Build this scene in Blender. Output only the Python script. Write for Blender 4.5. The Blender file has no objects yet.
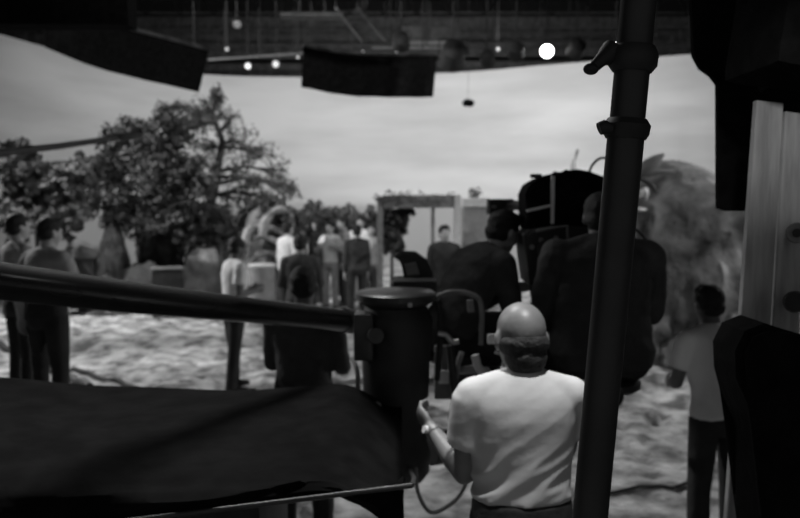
import bpy, bmesh, math, random
from mathutils import Vector, Matrix, noise, Euler
R = math.radians
scene = bpy.context.scene
COL = scene.collection
random.seed(11)

# ------------------------------------------------------------------ camera
F = 778.0
PITCH = math.atan(59 / F)
CAM = Vector((0, 0, 2.15))
FW = Vector((0, math.cos(PITCH), -math.sin(PITCH)))
UP = Vector((0, math.sin(PITCH), math.cos(PITCH)))

def P(px, py, d):
    """point seen at pixel px,py standing d metres away from the camera"""
    v = FW + Vector((1, 0, 0)) * ((px - 400) / F) + UP * ((259 - py) / F)
    return CAM + v * (d / v.y)

def G(px, d, z=0.0):
    """ground point in the column px, d metres away"""
    p = P(px, 330, d); return Vector((p.x, p.y, z))

cd = bpy.data.cameras.new('camera'); cam = bpy.data.objects.new('camera', cd); COL.objects.link(cam)
cam.location = CAM; cam.rotation_euler = (math.pi / 2 - PITCH, 0, 0)
cd.sensor_width = 36; cd.lens = F * 36 / 800; cd.clip_start = .05; cd.clip_end = 200
cd.dof.use_dof = True; cd.dof.focus_distance = 1.6; cd.dof.aperture_fstop = 35 / 1000 / .0100
scene.camera = cam
vs = scene.view_settings
scene.display_settings.display_device = 'sRGB'
vs.view_transform = 'Standard'; vs.look = 'None'; vs.gamma = 1; vs.use_curve_mapping = False; vs.exposure = 0.0

# ------------------------------------------------------------------ materials
def mat(name, v, rough=.8, var=0.0, scale=6.0, bump=0.0, bscale=None, metal=0.0, v2=None, detail=4, spec=.3, stretch=None):
    m = bpy.data.materials.new(name); m.use_nodes = True
    nt = m.node_tree; b = nt.nodes['Principled BSDF']
    b.inputs['Roughness'].default_value = rough; b.inputs['Metallic'].default_value = metal
    b.inputs['Specular IOR Level'].default_value = spec
    b.inputs['Base Color'].default_value = (v, v, v, 1)
    tc = nt.nodes.new('ShaderNodeTexCoord'); co = tc.outputs['Object']
    if stretch:
        mp = nt.nodes.new('ShaderNodeMapping'); mp.inputs['Scale'].default_value = stretch
        nt.links.new(co, mp.inputs['Vector']); co = mp.outputs['Vector']
    if var or v2 is not None:
        n = nt.nodes.new('ShaderNodeTexNoise'); n.inputs['Scale'].default_value = scale; n.inputs['Detail'].default_value = detail
        nt.links.new(co, n.inputs['Vector'])
        r = nt.nodes.new('ShaderNodeValToRGB')
        lo = v2 if v2 is not None else v * (1 - var); hi = v if v2 is not None else v * (1 + var)
        r.color_ramp.elements[0].position = .36; r.color_ramp.elements[0].color = (lo, lo, lo, 1)
        r.color_ramp.elements[1].position = .66; r.color_ramp.elements[1].color = (hi, hi, hi, 1)
        nt.links.new(n.outputs['Fac'], r.inputs['Fac']); nt.links.new(r.outputs['Color'], b.inputs['Base Color'])
    if bump:
        n2 = nt.nodes.new('ShaderNodeTexNoise'); n2.inputs['Scale'].default_value = bscale or scale; n2.inputs['Detail'].default_value = 5
        nt.links.new(co, n2.inputs['Vector'])
        bp = nt.nodes.new('ShaderNodeBump'); bp.inputs['Strength'].default_value = bump; bp.inputs['Distance'].default_value = .05
        nt.links.new(n2.outputs['Fac'], bp.inputs['Height']); nt.links.new(bp.outputs['Normal'], b.inputs['Normal'])
    return m

def emit(name, v):
    m = bpy.data.materials.new(name); m.use_nodes = True
    b = m.node_tree.nodes['Principled BSDF']; b.inputs['Base Color'].default_value = (.8, .8, .8, 1)
    b.inputs['Emission Color'].default_value = (1, 1, 1, 1); b.inputs['Emission Strength'].default_value = v
    return m

M = dict(
    tarp=mat('tarpaulin', .007, .95, .3, 9, .2, spec=.05), black=mat('black_paint', .028, .55, .2, 9), duve=mat('black_cloth', .007, .95, .3, 14, .2, spec=.03),
    steel=mat('dark_steel', .06, .38, .2, 12, metal=.3), pipe=mat('worn_pipe', .028, .5, .25, 5, spec=.5),
    boom=mat('glossy_painted_tube', .03, .24, .2, 4, spec=.9), bright=mat('bare_metal', .35, .4, .2, 20, metal=.6),
    grey=mat('grey_metal', .2, .5, .2, 12), pale=mat('pale_paint', .55, .7, .1, 12),
    wood=mat('plywood', .36, .7, .22, 5, .15, 12, stretch=(6, 1, .7)), white=mat('white_tape', .7, .7),
    skin=mat('skin', .38, .5, .08, 12, .05, 60), skin_b=mat('sunburnt_skin', .2, .45, .1, 12, .03, 60, spec=.5), skin_d=mat('tanned_skin', .12, .55, .1, 12),
    hair=mat('dark_hair', .015, .6, .3, 60, .4, 90), hairg=mat('greying_hair', .03, .7, .3, 60, .4, 90),
    tee=mat('white_cotton', .62, .9, .04, 8, .04, 26), shirt_p=mat('faded_shirt', .4, .9, .08, 8, .2, 20), shirt_w=mat('pale_shirt', .68, .9, .08, 8, .2, 20),
    shirt_g=mat('grey_shirt', .3, .9, .15, 8, .2, 20), jack=mat('dark_jacket', .03, .85, .2, 7, .35, 14),
    jackg=mat('charcoal_shirt', .05, .9, .2, 7, .35, 14), trou=mat('dark_trousers', .025, .9, .2, 8, .2, 18),
    shoe=mat('black_shoes', .02, .5), eye=mat('eye', .4, .2),
    bark=mat('bark', .05, .9, .4, 9, .6, 14), leaf=mat('dry_leaves', .095, .8, .55, 1.6), leafd=mat('dark_leaves', .085, .8, .5, 1.4),
    root=mat('pale_wood', .3, .85, .4, 7, .5, 12), rockp=mat('pale_rock', .34, .95, .5, 2.2, .8, 6),
    rock=mat('dark_rock', .22, .95, v2=.04, scale=2.6, bump=1.0, bscale=7, detail=9), rockm=mat('mid_rock', .2, .95, .4, 3, .8, 7),
    drum=mat('grey_drum', .22, .8, .15, 6), lens=emit('lamp_lens', .9), dim=emit('faint_lens', .10), hot=emit('bright_lamp_lens', 14), glow=emit('bulb', .35),
    gal=mat('galvanised', .05, .5, .4, 5), line=mat('cable_rubber', .03, .6),
)

# ------------------------------------------------------------------ mesh helpers
def link(name, bm, m=None, parent=None, smooth=True, world=False):
    me = bpy.data.meshes.new(name)
    bmesh.ops.recalc_face_normals(bm, faces=bm.faces[:])
    bm.to_mesh(me); bm.free()
    if smooth:
        for p in me.polygons: p.use_smooth = True
        try: me.set_sharp_from_angle(angle=R(38))
        except Exception: pass
    if m: me.materials.append(m)
    o = bpy.data.objects.new(name, me); COL.objects.link(o)
    if parent:
        o.parent = parent
        # geometry given in world coordinates: keep it where it was drawn
        if not world: o.matrix_parent_inverse = parent_world(parent).inverted()
    return o

def parent_world(p):
    mloc = Matrix.LocRotScale(p.location, p.rotation_euler.to_quaternion(), p.scale)
    return (parent_world(p.parent) @ p.matrix_parent_inverse @ mloc) if p.parent else mloc

def tag(o, label=None, cat=None, group=None, kind=None):
    if label: o['label'] = label
    if cat: o['category'] = cat
    if group: o['group'] = group
    if kind: o['kind'] = kind
    return o

def empty(name, loc, label=None, cat=None, group=None, rz=0.0):
    o = bpy.data.objects.new(name, None); COL.objects.link(o); o.location = loc; o.rotation_euler = (0, 0, rz)
    o.empty_display_size = .1
    return tag(o, label, cat, group)

def center(o):
    """put a single mesh's origin at its base"""
    me = o.data
    xs = [v.co for v in me.vertices]
    c = Vector(((min(v.x for v in xs) + max(v.x for v in xs)) / 2, (min(v.y for v in xs) + max(v.y for v in xs)) / 2, min(v.z for v in xs)))
    me.transform(Matrix.Translation(-c)); o.location = c
    return o

def box(bm, c, s, rot=None, bev=0.0):
    r = bmesh.ops.create_cube(bm, size=1.0)
    vs_ = r['verts']
    bmesh.ops.scale(bm, vec=s, verts=vs_)
    if bev:
        es = list({e for v in vs_ for e in v.link_edges})
        rb = bmesh.ops.bevel(bm, geom=es, offset=bev, segments=2, affect='EDGES', profile=.7)
        vs_ = list({v for v in rb['verts']} | {v for f in rb['faces'] for v in f.verts} | {v for v in vs_ if v.is_valid})
        seen = set(vs_); st = list(vs_)
        while st:
            v = st.pop()
            for e in v.link_edges:
                w = e.other_vert(v)
                if w not in seen: seen.add(w); st.append(w)
        vs_ = list(seen)
    m = Matrix.Translation(c) @ (rot.to_4x4() if rot else Matrix.Identity(4))
    bmesh.ops.transform(bm, matrix=m, verts=vs_)
    return vs_

def tube(bm, pts, rad, n=10, cap=True, flat=None):
    pts = [Vector(p) for p in pts]
    if not isinstance(rad, (list, tuple)): rad = [rad] * len(pts)
    rings = []; prev = None
    for i, p in enumerate(pts):
        a = pts[max(i - 1, 0)]; b = pts[min(i + 1, len(pts) - 1)]
        t = (b - a)
        if t.length < 1e-9: t = Vector((0, 0, 1))
        t.normalize()
        if prev is None:
            ref = Vector((0, 0, 1)) if abs(t.z) < .9 else Vector((0, 1, 0))
            u = t.cross(ref).normalized()
        else:
            u = prev - t * prev.dot(t)
            u = u.normalized() if u.length > 1e-6 else t.orthogonal().normalized()
        prev = u; w = t.cross(u)
        fx, fy = flat if flat else (1, 1)
        rings.append([bm.verts.new(p + (u * math.cos(2 * math.pi * k / n) * fx + w * math.sin(2 * math.pi * k / n) * fy) * rad[i]) for k in range(n)])
    for i in range(len(rings) - 1):
        for k in range(n):
            bm.faces.new((rings[i][k], rings[i][(k + 1) % n], rings[i + 1][(k + 1) % n], rings[i + 1][k]))
    if cap and n > 2:
        bm.faces.new(rings[0][::-1]); bm.faces.new(rings[-1])

def curve_pts(pts, n=8):
    """catmull-rom through pts"""
    pts = [Vector(p) for p in pts]; out = []
    q = [pts[0] * 2 - pts[1]] + pts + [pts[-1] * 2 - pts[-2]]
    for i in range(1, len(q) - 2):
        for k in range(n):
            t = k / n
            out.append(.5 * ((2 * q[i]) + (q[i + 1] - q[i - 1]) * t + (2 * q[i - 1] - 5 * q[i] + 4 * q[i + 1] - q[i + 2]) * t * t + (3 * q[i] - q[i - 1] - 3 * q[i + 1] + q[i + 2]) * t ** 3))
    out.append(pts[-1]); return out

def capsule(bm, p0, p1, r0, r1, n=14, fx=1.0, fy=1.0):
    p0 = Vector(p0); p1 = Vector(p1); t = (p1 - p0).normalized()
    pts, rs = [], []
    for k in range(6):
        a = math.pi / 2 * (1 - k / 5); pts.append(p0 - t * r0 * math.sin(a)); rs.append(max(r0 * math.cos(a), 1e-4))
    for k in range(6):
        a = math.pi / 2 * (k / 5); pts.append(p1 + t * r1 * math.sin(a)); rs.append(max(r1 * math.cos(a), 1e-4))
    tube(bm, pts, rs, n, flat=(fx, fy))

def ellipsoid(bm, c, r, rot=None, sub=3, g=0.0):
    res = bmesh.ops.create_icosphere(bm, subdivisions=sub, radius=1.0)
    m = Matrix.Translation(c) @ (rot.to_4x4() if rot else Matrix.Identity(4)) @ Matrix.Diagonal((r[0] + g, r[1] + g, r[2] + g, 1))
    bmesh.ops.transform(bm, matrix=m, verts=res['verts'])
    return res['verts']

def loft(bm, rings, n=24):
    """rings: (centre, axis_x, axis_y) closed ellipses"""
    rr = []
    for c, ax, ay in rings:
        rr.append([bm.verts.new(c + ax * math.cos(2 * math.pi * k / n) + ay * math.sin(2 * math.pi * k / n)) for k in range(n)])
    for i in range(len(rr) - 1):
        for k in range(n):
            bm.faces.new((rr[i][k], rr[i][(k + 1) % n], rr[i + 1][(k + 1) % n], rr[i + 1][k]))
    bm.faces.new(rr[0][::-1]); bm.faces.new(rr[-1])

def remesh(name, bm, m, parent, vox, smooth_it=4, wr=0.0, wscale=9.0, seed=0, bands=None):
    bmesh.ops.recalc_face_normals(bm, faces=bm.faces[:])
    me = bpy.data.meshes.new(name + '_src'); bm.to_mesh(me); bm.free()
    t = bpy.data.objects.new(name + '_tmp', me); COL.objects.link(t)
    md = t.modifiers.new('r', 'REMESH'); md.mode = 'VOXEL'; md.voxel_size = vox
    sm = t.modifiers.new('s', 'SMOOTH'); sm.factor = .5; sm.iterations = smooth_it
    dg = bpy.context.evaluated_depsgraph_get()
    out = bpy.data.meshes.new_from_object(t.evaluated_get(dg)); out.name = name
    bpy.data.objects.remove(t); bpy.data.meshes.remove(me)
    if wr:
        off = Vector((seed * 3.1, seed * 1.7, 0))
        norms = [v.normal.copy() for v in out.vertices]
        for v, nn in zip(out.vertices, norms):
            q = Vector((v.co.x * wscale * .55, v.co.y * wscale * .55, v.co.z * wscale)) + off
            k = 1.0
            if bands: k = bands(v.co)
            if bands:
                a_ = v.co.z - .55 * v.co.x; b_ = v.co.x + .55 * v.co.z
                f = noise.noise(V((a_ * 15, b_ * 2.6, v.co.y * 3))); g_ = noise.noise(V((v.co.z * 5, v.co.x * 3, 4)))
                v.co += nn * wr * k * ((1 - abs(f) * 2.8) * .9 + g_ * .5)
            else:
                f = noise.noise(q); f2 = noise.noise(q * 2.3)
                v.co += nn * wr * k * ((1 - abs(f) * 2.6) * .8 + f2 * .6)
    for p in out.polygons: p.use_smooth = True
    out.materials.clear(); out.materials.append(m)
    o = bpy.data.objects.new(name, out); COL.objects.link(o); o.parent = parent
    return o

# ------------------------------------------------------------------ people
def person(label, loc, rz, H=1.76, lean=0, twist=0, width=1.0, up=None, fo=None, leg=None, head=(0, 0, 0), top='tee', top_m=None,
           bot_m=None, hair='short', hair_m=None, skin=None, vox=.012, group=None, raise_z=0.0, wr=.004, belly=0.0, curl=35, z_root=None, hips=None, sleeve=None, hs=1.0, neck=0.0, hem_z=None, seed=1, hatt=False, bands=None):
    """faces +Y. up / fo: direction of upper arm and forearm (left, right). leg: (thigh, shin) directions (left, right)."""
    skin = skin or M['skin']; bot_m = bot_m or M['trou']; top_m = top_m or M['shirt_w']; hair_m = hair_m or M['hair']
    s = H / 1.78
    root = empty('person', loc, label, 'person', group, rz)
    V = Vector
    down = V((0, 0, -1))
    up = up or (V((-.12, 0, -1)), V((.12, 0, -1)))
    fo = fo or (V((-.03, .14, -1)), V((.03, .14, -1)))
    leg = leg or ((V((-.04, .03, -1)), V((-.01, -.05, -1))), (V((.04, .03, -1)), V((.01, -.05, -1))))
    hip_z = .93 if hips is None else hips / s
    # spine frames
    def spine(z, k=None):
        """z is height measured on the upright figure"""
        t = max(0, min(1, (z - .95) / .4))
        a = R(lean) * (.35 + .65 * t) if z > .93 else R(lean) * .1
        tw = R(twist) * t
        return a, tw
    zs = [i * .02 for i in range(40, 96)]
    cpos = {}; cur = V((0, 0, .80)); 
    acc = []
    for i, z in enumerate(zs):
        a, tw = spine(z)
        acc.append((z, cur.copy(), a, tw))
        cur = cur + Matrix.Rotation(-a, 3, 'X') @ V((0, 0, .02))
    base0 = V((0, 0, .93)); p93 = [c for z, c, a, t in acc if abs(z - .94) < .011][0]
    def at(x, y, z):
        i = int(round((z - .80) / .02)); i = max(0, min(len(acc) - 1, i))
        zz, c, a, tw = acc[i]
        rot = Matrix.Rotation(-a, 3, 'X') @ Matrix.Rotation(tw, 3, 'Z')
        return (c + rot @ V((x, y, z - zz)) + V((0, 0, hip_z - .93))), rot
    W = width
    torso = [(.84, .135, .10, .0), (.88, .165, .115, 0), (.94, .172, .12, -.005), (1.0, .163, .115, 0), (1.06, .152, .108, .004), (1.12, .150, .105, .008), (1.2, .16, .11, .008),
             (1.28, .174, .117, .005), (1.35, .182, .118, .0), (1.40, .183, .108, -.005), (1.44, .165, .092, -.01), (1.475, .115, .075, -.012), (1.505, .066, .06, -.01), (1.54, .05, .052, .0)]
    def torso_rings(g, z0=-9, z1=9):
        out = []
        for z, rx, ry, oy in torso:
            if z < z0 or z > z1: continue
            b = belly * math.exp(-((z - 1.06) / .13) ** 2)
            c, rot = at(0, oy + b * .5, z)
            wx = (rx * W + b * .6 + g); wy = (ry * (1 + (W - 1) * .8) + b * .6 + g)
            out.append((c * s, rot @ V((wx * s, 0, 0)), rot @ V((0, wy * s, 0))))
        return out
    sh, el, wrp = [], [], []
    for i, sg in ((0, -1), (1, 1)):
        c, rot = at(sg * .178 * W, -.005, 1.425); sh.append(c)
        e = c + up[i].normalized() * .295; el.append(e)
        w = e + fo[i].normalized() * .25; wrp.append(w)
    hipj, kn, an = [], [], []
    for i, sg in ((0, -1), (1, 1)):
        h = V((sg * .095 * W, 0, hip_z - .02)); hipj.append(h)
        k = h + leg[i][0].normalized() * .43; kn.append(k)
        a = k + leg[i][1].normalized() * .40; an.append(a)
    # head frame
    hc, hrot = at(0, .018, 1.60)
    hrot = Matrix.Rotation(-spine(1.5)[0] * 1.0, 3, 'X') @ Matrix.Rotation(R(twist), 3, 'Z')
    hc = at(0, 0, 1.53)[0] + hrot @ V((0, .012, .02 + neck))
    hr = (Matrix.Rotation(-R(lean) * .55, 3, 'X')) @ Euler((R(-head[0]), R(head[2]), R(head[1])), 'XYZ').to_matrix()
    def hp(x, y, z): return (hc + hr @ (V((x, y, z + .085)) * hs)) * s
    sb = s; s1 = s * hs
    bm = bmesh.new()
    loft(bm, torso_rings(0), 20)
    nk = at(0, -.012, 1.46)[0] * s
    capsule(bm, nk, hp(0, -.012, -.03), .062 * s * (1 + (W - 1) * .5), .054 * s * (1 + (W - 1) * .4), 14)
    ellipsoid(bm, hp(0, -.012, .035), (.077 * s1, .096 * s1, .088 * s1), hr)
    ellipsoid(bm, hp(0, .028, -.015), (.064 * s1, .066 * s1, .088 * s1), hr)      # face
    ellipsoid(bm, hp(0, .045, -.078), (.040 * s1, .042 * s1, .032 * s1), hr)      # chin
    ellipsoid(bm, hp(0, .015, -.055), (.060 * s1, .055 * s1, .040 * s1), hr)      # jaw
    capsule(bm, hp(0, .088, .018), hp(0, .108, -.022), .009 * s1, .015 * s1, 10)   # nose
    ellipsoid(bm, hp(0, .084, .034), (.052 * s1, .016 * s1, .012 * s1), hr)       # brow
    ellipsoid(bm, hp(0, .088, -.052), (.026 * s1, .012 * s1, .009 * s1), hr)      # mouth
    for sg in (-1, 1):
        ellipsoid(bm, hp(sg * .078, -.008, .0), (.012 * s1, .022 * s1, .034 * s1), hr @ Matrix.Rotation(sg * R(18), 3, 'Z'))
    for i in (0, 1):
        capsule(bm, at(0, -.02, 1.47)[0] * s, sh[i].lerp(at(0, -.02, 1.44)[0], .12) * s, .058 * s, .050 * s, 14)
    for i, sg in ((0, -1), (1, 1)):
        capsule(bm, sh[i] * s, el[i] * s, .054 * s * W ** .7, .041 * s * W ** .6, 14)
        ellipsoid(bm, (sh[i] + V((-sg * .012, 0, -.005))) * s, V((.062, .06, .062)) * s * W ** .5)
        mid = el[i].lerp(wrp[i], .35)
        capsule(bm, el[i] * s, mid * s, .040 * s, .042 * s, 14); capsule(bm, mid * s, wrp[i] * s, .042 * s, .026 * s, 14)
        # hand
        f = fo[i].normalized(); side = V((1, 0, 0)) if abs(f.x) < .8 else V((0, 1, 0))
        fwdv = V((0, 1, 0)) if abs(f.y) < .8 else V((0, 0, 1))
        pn = (V((-sg, 0, 0)) - f * (V((-sg, 0, 0)).dot(f)))                  # palm normal, towards the body
        pn = pn.normalized() if pn.length > .2 else f.orthogonal().normalized()
        ac = f.cross(pn).normalized()                                         # across the palm
        if ac.dot(V((0, 1, .3))) < 0: ac = -ac                                # thumb side
        w = wrp[i]
        pc = w + f * .055
        pr = Matrix((ac, pn, f)).transposed()
        ellipsoid(bm, pc * s, V((.043, .018, .056)) * s, pr)
        for k, (off, L) in enumerate(((.030, .072), (.010, .080), (-.010, .075), (-.029, .058))):
            b0 = w + f * .088 + ac * off
            c1 = R(curl * .6); c2 = R(curl * 1.5)
            d1 = f * math.cos(c1) + pn * math.sin(c1); d2 = f * math.cos(c2) + pn * math.sin(c2)
            b1 = b0 + d1 * L * .52; b2 = b1 + d2 * L * .45
            capsule(bm, b0 * s, b1 * s, .0098 * s, .009 * s, 8); capsule(bm, b1 * s, b2 * s, .009 * s, .0078 * s, 8)
        t0 = w + f * .025 + ac * .028; t1 = t0 + (f * .7 + ac * .6 + pn * .4).normalized() * .042; t2 = t1 + (f * .95 + ac * .1 + pn * .45).normalized() * .032
        capsule(bm, t0 * s, t1 * s, .013 * s, .0105 * s, 8); capsule(bm, t1 * s, t2 * s, .0105 * s, .009 * s, 8)
        # leg
        capsule(bm, hipj[i] * s, kn[i] * s, .082 * s * W, .056 * s, 14)
        mid = kn[i].lerp(an[i], .35) + V((0, -.012, 0))
        capsule(bm, kn[i] * s, mid * s, .053 * s, .056 * s, 14); capsule(bm, mid * s, an[i] * s, .055 * s, .038 * s, 14)
        capsule(bm, (an[i] + V((0, -.03, -.03))) * s, (an[i] + V((sg * .02, .14, -.05))) * s, .038 * s, .030 * s, 10)
    remesh('body', bm, skin, root, vox * .9, 3)
    # eyes
    for sg in (-1, 1):
        b = bmesh.new(); ellipsoid(b, hp(sg * .031, .083, .012), V((.011, .008, .008)) * s, hr, 2); link('eye', b, M['eye'], root, world=True)
    # top
    lift = .95
    if top:
        b = bmesh.new()
        if top == 'jacket': g, hem, cuff = .028, .86, .95
        elif top == 'shirt': g, hem, cuff = .016, .92, .92
        else: g, hem, cuff = .014, .92, -1
        if sleeve is not None: cuff = sleeve
        if hem_z: hem = hem_z
        loft(b, torso_rings(g, hem, 1.51), 26)
        for i in (0, 1):
            capsule(b, at(0, -.02, 1.465)[0] * s, sh[i].lerp(at(0, -.02, 1.44)[0], .12) * s, (.060 + g) * s, (.054 + g * .8) * s, 14)
        for i, sg in ((0, -1), (1, 1)):
            gg = g * .8
            ellipsoid(b, (sh[i] + V((-sg * .012, 0, -.005))) * s, V((.062 + gg, .06 + gg, .06 + gg)) * s * W ** .5)
            if cuff < 0:
                q = sh[i].lerp(el[i], .62); pts = [sh[i], sh[i].lerp(el[i], .3), q]
                tube(b, [p * s for p in pts], [(.06 + gg) * s * W ** .6, (.062 + gg) * s, (.062 + gg) * s], 18)
            else:
                capsule(b, sh[i] * s, el[i] * s, (.054 + gg) * s * W ** .7, (.045 + gg) * s * W ** .5, 14)
                q = el[i].lerp(wrp[i], cuff)
                tube(b, [el[i] * s, el[i].lerp(q, .5) * s, q * s], [(.046 + gg) * s, (.044 + gg) * s, (.034 + gg * .9) * s], 16)
        if top != 'tee':   # collar
            c, rot = at(0, -.008, 1.525)
            loft(b, [(at(0, -.01, 1.49)[0] * s, rot @ V((.082 * s, 0, 0)), rot @ V((0, .078 * s, 0))), (c * s, rot @ V((.066 * s, 0, 0)), rot @ V((0, .066 * s, 0)))], 20)
        remesh('jacket' if top == 'jacket' else ('tee_shirt' if top == 'tee' else 'shirt'), b, top_m, root, vox, 14 if vox < .01 else 6, wr, 9, seed, bands)
    # trousers
    b = bmesh.new()
    loft(b, torso_rings(.010, .83, 1.07), 24)
    for i, sg in ((0, -1), (1, 1)):
        capsule(b, (hipj[i] + V((0, 0, .01))) * s, kn[i] * s, .094 * s * W, .070 * s, 14)
        tube(b, [kn[i] * s, kn[i].lerp(an[i], .5) * s, (an[i] + V((0, 0, -.03))) * s], [.070 * s, .069 * s, .066 * s], 16)
    remesh('trousers', b, bot_m, root, vox, 3, wr * .7, 8, seed + 3)
    for i, sg in ((0, -1), (1, 1)):
        b = bmesh.new()
        a = an[i]
        capsule(b, (a + V((0, -.04, -.045))) * s, (a + V((sg * .012, .06, -.048))) * s, .044 * s, .043 * s, 14)
        capsule(b, (a + V((sg * .012, .06, -.05))) * s, (a + V((sg * .022, .165, -.056))) * s, .046 * s, .034 * s, 14, 1.0, 1.0)
        zmin = (a.z - .087) * s
        for v in b.verts: v.co.z = max(v.co.z, zmin)
        link('shoe', b, M['shoe'], root, world=True)
    # hair
    if hair:
        b = bmesh.new()
        if hair == 'fringe':
            ellipsoid(b, hp(0, -.030, -.012), V((.080, .084, .046)) * s1, hr)
            ellipsoid(b, hp(0, -.046, -.055), V((.068, .056, .058)) * s1, hr)  # dark lump over the lit neck, hair colour stands in for neck shade
        else:
            ellipsoid(b, hp(0, -.022, .048), V((.085, .098, .088)) * s1, hr, 4)
            ellipsoid(b, hp(0, -.045, -.01), V((.078, .070, .062)) * s1, hr, 4)
            if hair == 'long': ellipsoid(b, hp(0, -.055, -.06), V((.09, .062, .12)) * s1, hr, 4)
            if hair == 'full': ellipsoid(b, hp(0, .03, .10), V((.062, .055, .038)) * s1, hr, 4)
        remesh('hair', b, hair_m, root, .009 if vox < .012 else .012, 2, .004, 26, seed)
    if hatt:
        b = bmesh.new()
        loft(b, [(hp(0, -.01, .06), hr @ V((.15 * s, 0, 0)), hr @ V((0, .17 * s, 0))), (hp(0, -.01, .068), hr @ V((.15 * s, 0, 0)), hr @ V((0, .17 * s, 0))),
                 (hp(0, -.01, .072), hr @ V((.095 * s, 0, 0)), hr @ V((0, .11 * s, 0))), (hp(0, -.01, .15), hr @ V((.08 * s, 0, 0)), hr @ V((0, .095 * s, 0)))])
        link('hat', b, M['shirt_g'], root, world=True)
    J = dict(wrist=[w * s for w in wrp], elbow=[e * s for e in el], knee=[k * s for k in kn], ankle=[a * s for a in an], shoulder=[q * s for q in sh], head=hc * s, hp=hp)
    return root, J

V = Vector
exec_people = True

# ------------------------------------------------------------------ the room
def slab(name, c, s, m, kind='structure', parent=None, bev=0):
    b = bmesh.new(); box(b, c, s, None, bev); o = link(name, b, m, parent, smooth=False)
    return tag(o, kind=kind) if not parent else o

# sand floor
def sand_h(x, y):
    n = noise.noise(V((x * .5, y * .5, 0))) * .10 + noise.noise(V((x * 1.7, y * 1.7, 3))) * .045
    n += noise.noise(V((x * 3.6, y * 3.6, 7))) * .05 + noise.noise(V((x * 8, y * 8, 2))) * .02
    rip = math.sin(y * 16 + noise.noise(V((x * 1.2, y * .8, 5))) * 5 + x * 3) * .010 * max(0, min(1, (x - .8) / 1.2)) * max(0, min(1, (11 - y) / 2))
    pit = 0
    c = noise.cell(V((math.floor(x * 2.3), math.floor(y * 2.3), 1))) if False else 0
    w = noise.voronoi(V((x * 2.6, y * 2.2, 0)))[0][0]
    pit = -max(0, .34 - w) * .34 * (.4 + abs(noise.noise(V((x * .6, y * .6, 9)))) * 2)
    w2 = noise.voronoi(V((x * 5.5 + noise.noise(V((x, y, 1))) * 2, y * 4.5, 4)))[0][0]
    pit -= max(0, .36 - w2) * .16 * (.5 + max(0, noise.noise(V((x * .9, y * .9, 12)))) * 2)
    return (n + rip + pit) * min(1, max(0, (y - 5.0) / 2)) - .0 - .05
b = bmesh.new()
xs = [-17, -15, -13.5] + [-12.5 + 25 * i / 460 for i in range(461)] + [13.5, 15, 17]; ys = [-4 + 1.0 * i for i in range(9)] + [5 + .06 * i for i in range(1, 200)] + [17 + .3 * i for i in range(0, 45)]
grid = [[b.verts.new((x, y, sand_h(x, y))) for x in xs] for y in ys]
for j in range(len(ys) - 1):
    for i in range(len(xs) - 1):
        b.faces.new((grid[j][i], grid[j][i + 1], grid[j + 1][i + 1], grid[j + 1][i]))
sand = mat('sand', .6, .95, v2=.13, scale=3.4, bump=1.0, bscale=9, detail=9)
fl = tag(link('floor', b, sand), kind='structure')

slab('ceiling', (0, 14, 9.6), (38, 38, .2), M['black'])
slab('wall_left', (-18.1, 13, 4.8), (.2, 36, 9.8), M['black'])
slab('wall_right', (18.1, 13, 4.8), (.2, 36, 9.8), M['black'])
b = bmesh.new()
for i in range(181):
    x = -18 + i * .2
    box(b, (x, 31.2 + (.05 if i % 2 else 0), 4.8), (.2, .2, 9.8))
tag(link('wall_back', b, M['gal'], smooth=False), kind='structure')

# painted backdrop, curved
prof = [(-120, 15.0), (-60, 17.2), (0, 19.6), (110, 23.6), (210, 26.3), (330, 26.8), (460, 25.8), (560, 24.2), (690, 22.6), (800, 21.0), (900, 19.5)]
cpts = curve_pts([G(px, d) for px, d in prof], 6)
b = bmesh.new(); rows = []
TOPZ = [6.42 - .0 * i for i in range(len(cpts))]
for th in (0, .06):
    rr = []
    for p in cpts:
        rr.append([b.verts.new((p.x, p.y + th, z)) for z in (-.12, 1, 2, 3, 4, 5, 6, 6.32)])
    rows.append(rr)
for rr in rows:
    for i in range(len(rr) - 1):
        for k in range(7): b.faces.new((rr[i][k], rr[i + 1][k], rr[i + 1][k + 1], rr[i][k + 1]))
for i in range(len(cpts) - 1):
    b.faces.new((rows[0][i][7], rows[0][i + 1][7], rows[1][i + 1][7], rows[1][i][7]))
bd = bpy.data.materials.new('painted_sky'); bd.use_nodes = True
nt = bd.node_tree; bs = nt.nodes['Principled BSDF']; bs.inputs['Roughness'].default_value = .95; bs.inputs['Specular IOR Level'].default_value = .1
tc = nt.nodes.new('ShaderNodeTexCoord'); mp = nt.nodes.new('ShaderNodeMapping'); mp.inputs['Scale'].default_value = (.10, .10, .55)
mp.inputs['Rotation'].default_value = (0, R(6), 0)
nt.links.new(tc.outputs['Object'], mp.inputs['Vector'])
n1 = nt.nodes.new('ShaderNodeTexNoise'); n1.inputs['Scale'].default_value = 1.6; n1.inputs['Detail'].default_value = 6; nt.links.new(mp.outputs['Vector'], n1.inputs['Vector'])
rp = nt.nodes.new('ShaderNodeValToRGB'); rp.color_ramp.elements[0].position = .38; rp.color_ramp.elements[0].color = (.50, .50, .50, 1)
rp.color_ramp.elements[1].position = .64; rp.color_ramp.elements[1].color = (.66, .66, .66, 1)
nt.links.new(n1.outputs['Fac'], rp.inputs['Fac'])
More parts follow.
